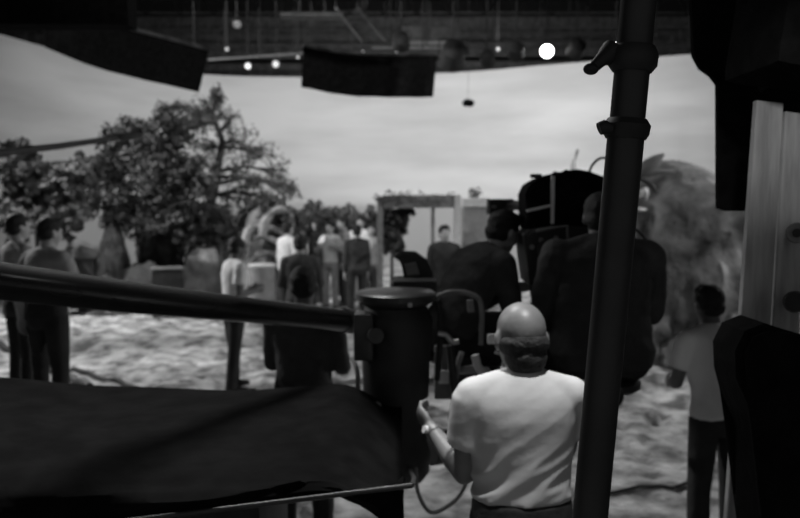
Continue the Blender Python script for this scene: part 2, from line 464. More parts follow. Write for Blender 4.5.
# painted far hills along the horizon: a ridge height that wanders with x
sx = nt.nodes.new('ShaderNodeSeparateXYZ'); nt.links.new(tc.outputs['Object'], sx.inputs['Vector'])
mp2 = nt.nodes.new('ShaderNodeMapping'); mp2.inputs['Scale'].default_value = (.35, 0, 0); nt.links.new(tc.outputs['Object'], mp2.inputs['Vector'])
n2 = nt.nodes.new('ShaderNodeTexNoise'); n2.inputs['Scale'].default_value = 1.0; n2.inputs['Detail'].default_value = 4; nt.links.new(mp2.outputs['Vector'], n2.inputs['Vector'])
ma = nt.nodes.new('ShaderNodeMath'); ma.operation = 'MULTIPLY_ADD'; ma.inputs[1].default_value = .9; ma.inputs[2].default_value = 1.55
nt.links.new(n2.outputs['Fac'], ma.inputs[0])
sub = nt.nodes.new('ShaderNodeMath'); sub.operation = 'SUBTRACT'; nt.links.new(sx.outputs['Z'], sub.inputs[0]); nt.links.new(ma.outputs[0], sub.inputs[1])
mr = nt.nodes.new('ShaderNodeMapRange'); mr.inputs[1].default_value = -.12; mr.inputs[2].default_value = .1
nt.links.new(sub.outputs[0], mr.inputs[0])
mx = nt.nodes.new('ShaderNodeMixRGB'); nt.links.new(mr.outputs[0], mx.inputs[0]); mx.inputs[1].default_value = (.40, .40, .40, 1); nt.links.new(rp.outputs['Color'], mx.inputs[2])
nt.links.new(mx.outputs[0], bs.inputs['Base Color'])
bdo = tag(link('painted_sky_backdrop', b, bd), 'huge curved backdrop painted as a pale cloudy sky', 'backdrop', kind='structure')

# pipe battens and hanging lamps over the backdrop
CEIL = 9.51
def hang(bm, p, r=.012, top=CEIL): tube(bm, [p, V((p.x, p.y, top))], r, 6)

def batten(a, bb, label, r=.024, n=3, group='pipe battens under the ceiling', m='gal'):
    root = empty('pipe_batten', (a + bb) / 2, label, 'pipe', group)
    q = bmesh.new(); tube(q, [a, bb], r, 8); link('pipe', q, M[m], root)
    for i in range(n):
        t = (i + .5) / n; q = bmesh.new(); hang(q, a.lerp(bb, t)); link('hanger_rod', q, M['line'], root)
    return root
batten(P(208, 60, 15.6), P(312, 53, 15.6), 'thin pale pipe hung over the backdrop between the black banners', m='grey')
batten(P(372, 48, 15), P(445, 48, 15), 'thin pale pipe just above the middle black banner', m='grey', n=2)
batten(P(470, 43, 15.6), P(610, 35, 15.6), 'thin grey pipe over the brightest lamp', n=3)
batten(P(640, 44, 15.4), P(705, 46, 15.4), 'short grey pipe to the right of the leaning pole', n=2)

def studio_lamp(px, py, d, R_, aim, label, lens='lens', house='black', lensr=.8, L=None):
    if d > 15: d *= .76; R_ *= .76; L = L * .76 if L else None
    c = P(px, py, d); aim = aim.normalized(); L = L or R_ * 1.5
    root = empty('studio_lamp', c, label, 'lamp', 'studio lamps hung over the set')
    q = bmesh.new(); tube(q, [c - aim * L, c - aim * L * .85, c, c + aim * R_ * .25], [R_ * .6, R_ * .95, R_, R_ * 1.08], 16); link('housing', q, M[house], root)
    q = bmesh.new(); tube(q, [c + aim * R_ * .24, c + aim * R_ * .3], R_ * lensr, 16); link('lens', q, M[lens], root)
    s_ = aim.cross(V((0, 0, 1))).normalized()
    q = bmesh.new(); yc = c - aim * L * .4
    tube(q, [yc + s_ * R_ * 1.15, yc + s_ * R_ * 1.15 + V((0, 0, R_ * 1.2)), yc - s_ * R_ * 1.15 + V((0, 0, R_ * 1.2)), yc - s_ * R_ * 1.15], R_ * .08, 6)
    hang(q, yc + V((0, 0, R_ * 1.2)), .014); link('yoke', q, M['line'], root)
    return root
A = V
studio_lamp(248, 66, 21.5, .10, A((.1, -1, -.25)), 'small glowing lamp above the tree crown', 'lens')
studio_lamp(276, 64, 21.5, .11, A((-.1, -1, -.25)), 'small glowing lamp beside the middle banner, second over the tree', 'glow')
studio_lamp(237, 24, 18, .10, A((.2, -1, -.6)), 'faint oval lamp high in the dark rigging above the tree', 'dim', lensr=.9)
studio_lamp(227, 49, 19, .055, A((0, -1, -.3)), 'tiny faint lamp under the oval one in the rigging', 'dim')
studio_lamp(298, 57, 20.5, .07, A((0, -1, -.3)), 'tiny lamp touching the left corner of the middle banner', 'glow', lensr=.5)
studio_lamp(547, 51, 20.5, .17, A((-.17, -1, -.28)), 'brightest white lamp over the backdrop', 'hot', lensr=.95)
studio_lamp(616, 45, 19, .07, A((-.2, -1, -.2)), 'small bright lamp right beside the leaning pole', 'hot', lensr=.6)
studio_lamp(401, 44, 18, .19, A((.0, 1, -.4)), 'dark round lamp above the middle banner seen from behind')
studio_lamp(452, 60, 19, .30, A((-.1, 1, -.5)), 'large dark lamp at the right corner of the middle banner', L=.5)
studio_lamp(487, 61, 19.5, .18, A((.1, 1, -.5)), 'square dark lamp near the small lump on the sky')
studio_lamp(516, 54, 20, .20, A((.1, 1, -.6)), 'dark lamp next to the brightest one')
studio_lamp(575, 52, 20, .22, A((-.2, 1, -.6)), 'dark lamp between the brightest one and the leaning pole')
studio_lamp(458, 42, 21, .10, A((0, -1, -.3)), 'dim lamp peeping over the large dark lamp', 'glow', lensr=.4)
studio_lamp(498, 49, 21.5, .08, A((0, -1, -.3)), 'dim small lamp hung behind the square dark lamp', 'glow', lensr=.6)
studio_lamp(363, 52, 20.8, .07, A((0, -1, -.3)), 'dim small lamp over the middle of the banner', 'glow', lensr=.5)
studio_lamp(397, 52, 20.8, .07, A((0, -1, -.3)), 'dim small lamp over the banner beneath the round dark one', 'glow', lensr=.5)
# lamp far right top
studio_lamp(762, 13, 7, .07, A((-.2, -1, -.4)), 'dim lamp above the black flag in the top right corner', 'grey', lensr=.8)

# small lump on the sky
q = bmesh.new(); c = P(468, 103, 17)
for k in range(4): ellipsoid(q, c + V((random.uniform(-.06, .06), 0, random.uniform(-.06, .06))), (.09, .06, .08), None, 2)
hang(q, c, .003); o = center(link('hanging_microphone', q, M['duve'])); tag(o, 'small dark lump hanging alone against the pale sky', 'microphone')

# catwalks, trusses and ladder in the ceiling
def truss(a, bb, h, label, name='roof_truss'):
    root = empty(name, (a + bb) / 2, label, 'truss', 'steel trusses under the ceiling')
    q = bmesh.new(); tube(q, [a, bb], .05, 6); link('bottom_chord', q, M['tarp'], root)
    q = bmesh.new(); tube(q, [a + V((0, 0, h)), bb + V((0, 0, h))], .05, 6); link('top_chord', q, M['tarp'], root)
    q = bmesh.new(); n = max(4, int((bb - a).length / h))
    for i in range(n):
        p = a.lerp(bb, i / n); r = a.lerp(bb, (i + 1) / n); m_ = a.lerp(bb, (i + .5) / n) + V((0, 0, h))
        tube(q, [p, m_], .03, 5); tube(q, [m_, r], .03, 5)
    link('web', q, M['tarp'], root)
truss(V((-17.5, 15.2, 6.05)), V((17.5, 15.2, 6.05)), 1.2, 'lattice steel truss crossing above the far lamps')
truss(V((-17.5, 12.0, 5.2)), V((17.5, 12.0, 5.2)), .7, 'lattice steel truss across the room nearer than the far lamps')
truss(V((-17.5, 26.5, 8.3)), V((17.5, 26.5, 8.3)), 1.1, 'lattice steel truss furthest back over the backdrop')
def catwalk(a, bb, w, label):
    root = empty('catwalk', (a + bb) / 2, label, 'catwalk', 'catwalks over the backdrop')
    d = (bb - a).normalized(); s_ = V((-d.y, d.x, 0)); L = (bb - a).length
    rot = Matrix((d, s_, V((0, 0, 1)))).transposed()
    q = bmesh.new(); box(q, (a + bb) / 2, (L, w, .08), rot); link('walkway', q, M['black'], root)
    for sg in (-1, 1):
        q = bmesh.new()
        for z in (.45, .95): tube(q, [a + s_ * w / 2 * sg + V((0, 0, z)), bb + s_ * w / 2 * sg + V((0, 0, z))], .03, 6)
        n = int(L / 1.5)
        for i in range(n + 1):
            p = a.lerp(bb, i / n) + s_ * w / 2 * sg; tube(q, [p, p + V((0, 0, .95))], .025, 6)
        link('railing', q, M['gal'], root)
    for i in range(0, int(L / 3) + 1):
        q = bmesh.new(); p = a.lerp(bb, min(1, i * 3 / L)); hang(q, p + s_ * w / 2, .02); link('hanger_rod', q, M['line'], root)
catwalk(P(-60, 60, 28), P(396, 60, 28.6), 1.0, 'long dark catwalk over the backdrop above the tree')
catwalk(P(404, 58, 28.6), P(860, 56, 28), 1.0, 'long dark catwalk over the backdrop behind the bright lamp')
# ladder
root = empty('ladder', P(355, 25, 13), 'slanting ladder with pale rungs high in the dark ceiling', 'ladder')
a0, a1 = P(336, 8, 13), P(362, 41, 16); c0, c1 = P(358, 8, 13), P(385, 41, 16)
q = bmesh.new(); tube(q, [a0, a1], .03, 6); link('rail', q, M['grey'], root)
q = bmesh.new(); tube(q, [c0, c1], .03, 6); link('rail', q, M['gal'], root)
for i in range(7):
    t = (i + .5) / 7; q = bmesh.new(); tube(q, [a0.lerp(a1, t), c0.lerp(c1, t)], .022, 6); link('rung', q, M['gal'], root)
for p in (a0, a1, c0, c1):
    q = bmesh.new(); hang(q, p, .01); link('hanger_rod', q, M['line'], root)
# planks near the ladder
q = bmesh.new(); box(q, P(312, 16, 14), (1.1, .3, .06)); hang(q, P(300, 15, 14)); hang(q, P(325, 15, 14)); tag(center(link('scaffold_plank', q, M['gal'], smooth=False)), 'short grey plank hung left of the slanting ladder', 'plank')
q = bmesh.new(); box(q, P(430, 36, 15.4), (1.15, .4, .26)); hang(q, P(430, 34, 15.4)); tag(center(link('cable_tray', q, M['steel'], smooth=False)), 'dim ribbed tray above the right end of the middle banner', 'tray')

# black banners (teasers)
def banner(tops, bots, label, n=10):
    tp = curve_pts([P(*t) for t in tops], n); bt = curve_pts([P(*t) for t in bots], n)
    m_ = min(len(tp), len(bt))
    root = empty('black_banner', bt[m_ // 2], label, 'banner', 'black cloth banners hung before the sky')
    q = bmesh.new(); K = 8; lay = []
    for side in (0, .02):
        lay.append([[q.verts.new(tp[i].lerp(bt[i], k / K) + V((0, side + .025 * math.sin(i * .9 + k * .3) * k / K, 0))) for k in range(K + 1)] for i in range(m_)])
    for g in lay:
        for i in range(m_ - 1):
            for k in range(K): q.faces.new((g[i][k], g[i + 1][k], g[i + 1][k + 1], g[i][k + 1]))
    for i in range(m_ - 1):
        for k in (0, K): q.faces.new((lay[0][i][k], lay[0][i + 1][k], lay[1][i + 1][k], lay[1][i][k]))
    for k in range(K):
        for i in (0, m_ - 1): q.faces.new((lay[0][i][k], lay[0][i][k + 1], lay[1][i][k + 1], lay[1][i][k]))
    link('cloth', q, M['duve'], root)
    q = bmesh.new(); tube(q, [p + V((0, .01, .03)) for p in tp], .03, 8); link('top_pipe', q, M['gal'], root)
    for t in (.08, .5, .92):
        q = bmesh.new(); hang(q, tp[int(t * (m_ - 1))], .01); link('rope', q, M['line'], root)
banner([(46, 14, 10), (110, 26, 11), (160, 38, 12), (208, 51, 13)], [(44, 47, 10), (95, 67, 11), (145, 80, 12), (199, 92, 13)], 'long black cloth banner sloping down at the left, above the tree')
banner([(303, 47, 13), (345, 54, 13.2), (390, 56, 13.2), (437, 56, 13)], [(301, 87, 13), (345, 95, 13.2), (390, 97, 13.2), (433, 97, 13)], 'black rectangular banner hung in the middle over the pale sky')
# top-left dark ceiling piece
q = bmesh.new(); box(q, P(20, 8, 8.5), (2.4, .3, .4)); hang(q, P(-20, 8, 8.5)); hang(q, P(60, 8, 8.5)); tag(center(link('scaffold_beam', q, M['duve'], smooth=False)), 'dark beam in the top left corner', 'beam')

# microphone boom
root = empty('microphone_boom', P(0, 153, 7), 'thin dark microphone pole reaching in from the left towards the tree', 'microphone boom')
q = bmesh.new(); tube(q, [P(-60, 162, 6.0), P(0, 153, 6.6), P(60, 146, 7.2), P(122, 137, 7.8)], [.036, .034, .030, .026], 10); link('pole', q, M['black'], root)
q = bmesh.new(); tube(q, [P(118, 137.5, 7.75), P(124, 136.5, 7.8), P(142, 134, 7.95)], [.028, .04, .022], 10); link('microphone', q, M['black'], root)
q = bmesh.new(); p = P(-60, 162, 6.0); tube(q, [p, V((p.x, p.y, 0))], .03, 8); link('stand', q, M['steel'], root)

# ------------------------------------------------------------------ plants and rocks
def leaves(bm, c, rad, n, size, flat=1.0):
    for _ in range(n):
        d = V((random.gauss(0, 1), random.gauss(0, 1), random.gauss(0, 1))).normalized() * rad * random.random() ** .5
        d.z *= flat
        p = c + d; s = size * random.uniform(.5, 1.3)
        u = V((random.gauss(0, 1), random.gauss(0, 1), random.gauss(0, 1))).normalized(); w = u.orthogonal().normalized()
        bm.faces.new([bm.verts.new(p + u * s), bm.verts.new(p + w * s * .45), bm.verts.new(p - u * s * .7), bm.verts.new(p - w * s * .45)])

def tree(label, trunk, lobes, d, name='desert_tree', leafm='leaf', nl=60, size=.07, r0=.16, cat='tree', droop=0.3, twigs=9, group=None, dens=1.0):
    """trunk: pixel path from the ground up; lobes: (px, py, radius px)"""
    tp = [P(x, y, d + dz) for x, y, dz in trunk]
    tp[0].z = -.1
    root = empty(name, (tp[0].x, tp[0].y, 0), label, cat, group)
    tc_ = curve_pts(tp, 5); n = len(tc_)
    q = bmesh.new(); tube(q, tc_, [r0 * (1 - .65 * i / (n - 1)) for i in range(n)], 9); link('trunk', q, M['bark'], root)
    q = bmesh.new(); lf = bmesh.new()
    for (x, y, rp_) in lobes:
        rad = rp_ * d / F
        c = P(x, y, d + random.uniform(-.7, .7))
        # start of the branch: nearest trunk point below the lobe
        cand = [p for p in tc_[n // 3:] if p.z < c.z + .2] or [tc_[n // 2]]
        st = min(cand, key=lambda p: (p - c).length)
        mid = st.lerp(c, .5) + V((random.uniform(-.15, .15), random.uniform(-.15, .15), .18 * (c - st).length * .6))
        bp_ = curve_pts([st, mid, c], 5); tube(q, bp_, [.055 * (1 - .7 * i / (len(bp_) - 1)) for i in range(len(bp_))], 6)
        for t in range(twigs * 2):
            s0 = bp_[random.randrange(len(bp_) // 2, len(bp_))]
            dv = V((random.gauss(0, 1), random.gauss(0, .8), random.gauss(.1, .8))).normalized() * rad * random.uniform(.5, 1.45)
            e = c + dv; m2 = s0.lerp(e, .55) + V((0, 0, .12 * rad)); e2 = e + V((dv.x * .15, 0, -droop * rad * random.random()))
            tw = curve_pts([s0, m2, e, e2], 3); tube(q, tw, [.014 * (1 - .75 * i / (len(tw) - 1)) for i in range(len(tw))], 4)
            for k in range(3, len(tw)):
                leaves(lf, tw[k], rad * .36, int(nl / twigs * .42 * dens * random.uniform(.2, 1.8)), size, 1)
    link('branches', q, M['bark'], root)
    o = link('foliage', lf, M[leafm], root, smooth=False); o['kind'] = 'stuff'
    return root
tree('tall bare-branched tree with a see-through crown of drooping twigs', [(212, 300, 0), (210, 262, 0), (207, 220, 0), (214, 190, 0), (219, 160, 0), (222, 140, 0), (212, 118, 0)],
     [(207, 112, 17), (228, 120, 17), (195, 128, 15), (243, 145, 17), (262, 158, 16), (278, 176, 13), (184, 112, 14), (236, 172, 15), (206, 148, 14), (165, 108, 12), (255, 185, 12), (288, 190, 9), (216, 96, 8), (235, 200, 14), (270, 200, 10)],
     17, nl=46, size=.05, r0=.15, twigs=11, droop=.6)
tree('dense dark leafy tree filling the space beside the bare-branched one', [(150, 300, 0), (148, 250, 0), (150, 210, 0), (155, 170, 0), (160, 140, 0)],
     [(150, 135, 22), (175, 135, 20), (128, 150, 20), (115, 172, 18), (150, 168, 26), (180, 172, 24), (105, 195, 18), (140, 200, 26), (175, 205, 26), (195, 180, 18), (200, 215, 20), (125, 215, 18), (160, 225, 20), (190, 235, 16), (225, 225, 16)],
     16.2, nl=190, size=.075, leafm='leafd', r0=.2, twigs=10)
tree('dark spreading tree at the left edge behind the microphone pole', [(45, 300, 0), (42, 240, 0), (36, 200, 0), (30, 170, 0)],
     [(8, 170, 18), (30, 178, 18), (55, 180, 18), (78, 180, 14), (12, 200, 20), (45, 205, 20), (72, 205, 16), (88, 165, 10), (20, 222, 18), (60, 225, 14), (20, 150, 9)],
     15, nl=210, size=.08, leafm='leaf', r0=.16, twigs=9)
for i, (x, y, rx, d, lab) in enumerate([(285, 222, 22, 15, 'dark scrubby bush behind the man with the bare back'), (262, 215, 18, 15.6, 'leafy dark bush right of the man in the pale shirt'),
                             (340, 222, 20, 18.5, 'dark bush behind the far group of people'), (322, 215, 15, 18.2, 'small dark bush rising between the far people'), (372, 222, 16, 17.5, 'dark bush touching the frame post'), (305, 214, 12, 17.5, 'small bush left of the far group')]):
    tree(lab, [(x, 275, 0), (x, y + 15, 0), (x + 2, y, 0)], [(x, y, rx * .8), (x - rx * .6, y + 4, rx * .6), (x + rx * .6, y + 2, rx * .6), (x, y + 14, rx * .7)], d, name='bush', cat='bush',
         leafm='leafd', nl=150, size=.07, r0=.06, twigs=8, group='dark bushes across the back of the set')

def rock(label, px0, px1, pyt, pyb, d, m='rockp', name='rock', rough=.22, seed=0, lean=0.0, sq=1.0, sub=5, top=1.0, yd=None):
    """boulder spanning the pixels px0..px1, from pyt down to the ground"""
    a, bb = P(px0, pyb, d), P(px1, pyb, d); t = P((px0 + px1) / 2, pyt, d)
    w = (bb.x - a.x) / 2; h = t.z + .1
    q = bmesh.new(); r = bmesh.ops.create_icosphere(q, subdivisions=sub, radius=1)
    for v in q.verts:
        c = v.co.normalized()
        n = noise.noise(c * 1.3 + V((seed, 0, 0))) * rough + noise.noise(c * 3.1 + V((0, seed, 0))) * rough * .5 + noise.noise(c * 8 + V((0, 0, seed))) * rough * .18
        e = abs(c.x) ** 4 + abs(c.z) ** 4
        c = c * (1 + n) * (1 + .12 * sq * (1 - min(1, e)))
        tz = (c.z + 1) / 2
        v.co = V((c.x * w * (1 - (1 - top) * tz) + lean * tz * w, c.y * (yd or w * .8), tz * h - .1))
        v.co += V(((a.x + bb.x) / 2, d, 0))
    o = center(link(name, q, M[m])); tag(o, label, 'rock')
    return o
rock('tall grey boulder leaning behind the pipe, below the dense tree', 90, 140, 222, 300, 16, 'rockm', seed=3, top=.3, rough=.3, sq=0)
rock('low pale rock right of the tall grey boulder', 124, 164, 263, 300, 15.6, 'rockp', seed=5)
rock('squat brown-grey rock behind the man in the pale shirt', 186, 224, 251, 300, 15.8, 'rockm', seed=8, sq=3.2, rough=.12)
rock('pale flat rock behind the men at the left edge', 58, 108, 243, 262, 17.0, 'rockp', seed=13)
rock('dark low mound behind the man in the pale shirt', 186, 262, 218, 275, 17.2, 'rock', seed=41)
rock('dark shadowy mound under the dense tree', 138, 182, 228, 275, 17, 'rock', seed=18)
rock('dark mound under the pale twisting roots', 242, 292, 216, 285, 15, 'rock', seed=21, rough=.3)
# big boulder right
def bigrock():
    q = bmesh.new(); d = 11.3
    outl = [(590, 195), (615, 178), (638, 166), (664, 160), (690, 168), (717, 180), (745, 194), (780, 214), (810, 240)]
    K = 70; Rr = 46; g = []
    def topy(px):
        for (x0, y0), (x1, y1) in zip(outl, outl[1:]):
            if x0 <= px <= x1: return y0 + (y1 - y0) * (px - x0) / (x1 - x0)
        return outl[-1][1]
    for i in range(K + 1):
        px = 592 + (806 - 592) * i / K; t = P(px, topy(px), d).z; x = P(px, 300, d).x; row = []
        wdt = math.sin(math.pi * min(1, max(0, .06 + .88 * i / K))) ** .5
        for k in range(Rr + 1):
            a = math.pi * k / Rr; z = t * abs(math.sin(a)) ** .55; y = d - math.cos(a) * 1.7 * wdt
            p = V((x, y, z)); qn = V((x * 1.3, y * 1.3, z * 1.6))
            amp = .26 * (.3 + min(1, (t - z) * 1.5 + .2))
            f = noise.noise(qn) * amp + (.5 - abs(noise.noise(qn * 2.1))) * .20 + noise.noise(qn * 5) * .06
            nrm = V((0, -math.cos(a), math.sin(a) * .6))
            p += nrm * (f - .04); p.z = max(p.z, -.12)
            row.append(q.verts.new(p))
        g.append(row)
    for i in range(K):
        for k in range(Rr): q.faces.new((g[i][k], g[i + 1][k], g[i + 1][k + 1], g[i][k + 1]))
    for row in (g[0], g[-1]):
        try: q.faces.new(row)
        except Exception: pass
    o = center(link('boulder', q, M['rock'])); tag(o, 'huge rough boulder behind the leaning pole, tallest rock on the set', 'rock')
bigrock()
for (x0, x1, yt, d, lab, s_) in [(640, 700, 300, 10.2, 'low dark rock at the foot of the huge boulder', 31), (690, 760, 285, 9.8, 'dark rock beside the wooden board at the foot of the boulder', 36)]:
    rock(lab, x0, x1, yt, 345, d, 'rock', seed=s_, rough=.3)

# pale twisting roots
root = empty('twisted_dead_branches', G(268, 14), 'pale twisting dead branches behind the drum', 'branches')
for pts in ([(240, 262), (250, 240), (268, 238), (290, 250)], [(242, 275), (256, 256), (274, 254), (296, 268)], [(262, 225), (276, 210), (290, 214), (293, 235), (300, 262)], [(245, 232), (262, 226), (280, 232), (290, 243)]):
    q = bmesh.new(); cp = curve_pts([P(x, y, 14.0 + .1 * i) for i, (x, y) in enumerate(pts)], 6); cp[0].z -= .2
    tube(q, cp, [.075 * (1 - .5 * i / len(cp)) * (1 + .2 * math.sin(i)) for i in range(len(cp))], 8); link('branch', q, M['root'], root)

# succulent with broad leaves on the boulder
root = empty('broad_leaf_plant', P(648, 190, 9.6), 'broad-leaved plant with pale flowers at the top of the huge boulder', 'plant')
def blade(pts, d, w, m, nm='leaf'):
    q = bmesh.new(); cp = curve_pts([P(x, y, d) for x, y in pts], 5); n = len(cp)
    tube(q, cp, [max(.004, w * math.sin(math.pi * (.06 + .9 * i / (n - 1))) ** .8) for i in range(n)], 10, flat=(.8, .6)); return link(nm, q, m, root)
blade([(632, 180), (647, 166), (664, 154)], 9.6, .13, M['leafd']); blade([(636, 178), (655, 172), (676, 172)], 9.6, .07, M['leafd'])
blade([(636, 176), (630, 166), (620, 160)], 9.6, .05, M['leafd']); blade([(638, 178), (650, 184), (658, 194)], 9.6, .05, M['leaf'])
blade([(634, 176), (636, 188)], 9.5, .06, M['pale'], 'flower'); blade([(639, 198), (645, 190), (646, 200)], 9.5, .065, M['pale'], 'flower'); blade([(634, 209), (647, 210)], 9.5, .045, M['pale'], 'flower')
q = bmesh.new(); tube(q, [P(633, 230, 9.7), P(636, 205, 9.65), P(636, 176, 9.6)], .025, 8); p = P(633, 230, 9.7); tube(q, [p, V((p.x, p.y, 0))], .03, 8); link('stem', q, M['bark'], root)
# pale stalk in the distance above the film camera
root = empty('desert_stalk', G(576, 14), 'thin pale flowering stalk poking up behind the film camera', 'plant')
q = bmesh.new(); tube(q, [G(576, 14), P(576, 190, 14), P(575, 168, 14)], .02, 6); link('stem', q, M['leaf'], root)
blade([(575, 178), (573, 168), (575, 158)], 14, .07, M['pale'], 'flower'); blade([(575, 160), (577, 152), (578, 149)], 14, .03, M['grey'], 'bud')

# stool-drum, boxes
def drum(px0, px1, pyt, d, label, mt='drum'):
    c = G((px0 + px1) / 2, d); w = (P(px1, 300, d).x - P(px0, 300, d).x) / 2; h = P(px0, pyt, d).z
    root = empty('drum', c, label, 'drum')
    q = bmesh.new(); tube(q, [c + V((0, 0, -.05)), c + V((0, 0, h - .04))], w, 28); link('body', q, M[mt], root)
    q = bmesh.new(); tube(q, [c + V((0, 0, h - .04)), c + V((0, 0, h - .01)), c + V((0, 0, h))], [w * 1.04, w * 1.04, w * .98], 28); link('lid', q, M['pale'], root)
drum(249, 276, 264, 13.3, 'grey drum with a pale lid beside the man in the pale shirt')
def crate(px0, px1, pyt, d, label, m='black', rz=.2, top=None):
    c = G((px0 + px1) / 2, d); w = (P(px1, 300, d).x - P(px0, 300, d).x); h = P(px0, pyt, d).z
    root = empty('crate', c, label, 'crate')
    rt = Matrix.Rotation(rz, 3, 'Z')
    q = bmesh.new(); box(q, c + V((0, 0, h / 2 - .03)), (w, w * .7, h), rt, .015); link('body', q, M[m], root)
    q = bmesh.new(); box(q, c + V((0, 0, h + .0)), (w * 1.04, w * .75, .03), rt, .006); link('lid', q, M[top or m], root)
    q = bmesh.new()
    for zz in (.25, .6):
        box(q, c + rt @ V((0, -w * .36, h * zz)), (w * .9, .02, h * .1), rt)
    link('batten', q, M[m], root)
crate(73, 97, 259, 15.6, 'dark crate standing before the pale rock, left of the tall boulder')
crate(154, 184, 268, 14.6, 'dark crate with a paler lid behind the long tube', 'black', .3, 'grey')

# ------------------------------------------------------------------ frame / gateway with panel
root = empty('doorway_frame', G(419, 13), 'free-standing pale doorway frame with leafy header in the middle of the set', 'frame')
def pxbox(px0, px1, py0, py1, d, th, m, nm, par, ground=False, bev=.01):
    a = P(px0, py0, d); bb = P(px1, py1, d)
    z0 = -.05 if ground else bb.z
    q = bmesh.new(); box(q, V(((a.x + bb.x) / 2, d, (a.z + z0) / 2)), (abs(bb.x - a.x), th, a.z - z0), None, bev); return link(nm, q, m, par, smooth=False)
pxbox(377, 383, 196, 300, 13, .16, M['grey'], 'post', root, True); pxbox(454, 460, 195, 300, 13, .16, M['pale'], 'post', root, True)
pxbox(383, 454, 195, 208, 13, .14, M['grey'], 'header', root)
pxbox(431, 434.5, 206, 300, 13, .1, M['grey'], 'inner_post', root, True)
q = bmesh.new()
for x in range(378, 452, 6): leaves(q, P(x, 196 + random.uniform(-3, 4), 12.9), .09, 16 if x < 410 else 7, .04)
o = link('creeper_leaves', q, M['leaf'], root, smooth=False); o['kind'] = 'stuff'
# shrub inside the doorway on its left side
tree('dark leafy shrub seen through the doorway frame', [(392, 290, 0), (392, 250, 0), (394, 225, 0)], [(391, 216, 9), (398, 225, 9), (390, 235, 9), (396, 248, 8), (404, 212, 6)], 13.8, name='bush', cat='bush', leafm='leafd', nl=150, size=.06, r0=.04, twigs=7)
root = empty('stone_block', G(476, 14), 'grey block with a bright flat top right of the doorway frame', 'block')
pxbox(462, 487, 207, 280, 14, .5, M['drum'], 'body', root, True, .02); pxbox(461, 488, 198, 207, 14, .54, M['pale'], 'cap', root, False, .02)
q = bmesh.new(); leaves(q, P(475, 194, 14), .14, 60, .05); tube(q, [P(475, 199, 14), P(475, 193, 14)], .02, 6); tag(center(link('small_shrub', q, M['leafd'], smooth=False)), 'tiny dark shrub on top of the grey block', 'shrub')

# cables on the sand
def cable(pts, r, label, m='line', name='cable', z=.0):
    q = bmesh.new(); cp = curve_pts([V((p.x, p.y, sand_h(p.x, p.y) + r + .01)) for p in pts], 10)
    for p in cp: p.z = sand_h(p.x, p.y) + r * .8 + .008
    tube(q, cp, r, 8); tag(center(link(name, q, M[m])), label, 'cable')
def gy(px, py): 
    v = FW + V((1, 0, 0)) * ((px - 400) / F) + UP * ((259 - py) / F); t = -CAM.z / v.z; return CAM + v * t
cable([gy(20, 352), gy(60, 366), gy(110, 381), gy(160, 392), gy(215, 397), gy(262, 392), gy(300, 382)], .032, 'thick black cable curving over the sand behind the black cover')
cable([gy(-20, 335), gy(15, 350), gy(50, 368), gy(90, 388)], .05, 'black cable on the sand by the men at the left edge')
cable([gy(596, 490), gy(630, 486), gy(670, 480), gy(700, 478)], .014, 'thin cable crossing the rippled sand behind the leaning pole')

def blobby(outl, d0, d1, m, nm, par, bev=.03):
    q = bmesh.new(); vf = [q.verts.new(P(x, y, d0)) for x, y in outl]; sc_ = (d1 - d0)
    vb = [q.verts.new(v.co + V((0, sc_, 0))) for v in vf]
    n = len(vf); q.faces.new(vf); q.faces.new(vb[::-1])
    for i in range(n): q.faces.new((vf[i], vb[i], vb[(i + 1) % n], vf[(i + 1) % n]))
    if bev: bmesh.ops.bevel(q, geom=[e for e in q.edges if (e.verts[0] in vf) == (e.verts[1] in vf)], offset=bev, segments=3, affect='EDGES')
    return link(nm, q, m, par)
# ------------------------------------------------------------------ camera crane
cr = empty('camera_crane', G(395, 3.7), 'heavy black camera crane with a long tube, turret column and seats', 'camera crane')
# long tube
pe = P(-90, 268, 2.2); pe2 = pe + (pe - P(0, 281, 2.62)) * 3
q = bmesh.new(); tube(q, [pe2, pe, P(0, 281, 2.62), P(120, 296, 3.0), P(240, 309, 3.45), P(350, 321, 3.95)], [.068, .066, .065, .063, .058, .056], 28); link('boom_tube', q, M['boom'], cr)
q = bmesh.new(); tube(q, [P(343, 320, 3.92), P(352, 321.5, 3.97)], .063, 28); link('tube_collar', q, M['steel'], cr)
# column
q = bmesh.new(); cx = P(396, 300, 3.75)
def cz(py, d=3.75): return P(396, py, d).z
prof_c = [(478, .135), (470, .165), (452, .17), (440, .15), (400, .145), (395, .16), (360, .165), (340, .175), (318, .18), (312, .16), (306, .15)]
tube(q, [V((cx.x, 3.75, cz(y))) for y, r in prof_c], [r for y, r in prof_c], 28); link('turret_column', q, M['black'], cr)
q = bmesh.new(); tube(q, [V((cx.x, 3.75, cz(304))), V((cx.x, 3.75, cz(299))), V((cx.x, 3.75, cz(293))), V((cx.x, 3.75, cz(291)))], [.16, .19, .195, .18], 36)
link('turret_plate', q, M['steel'], cr)
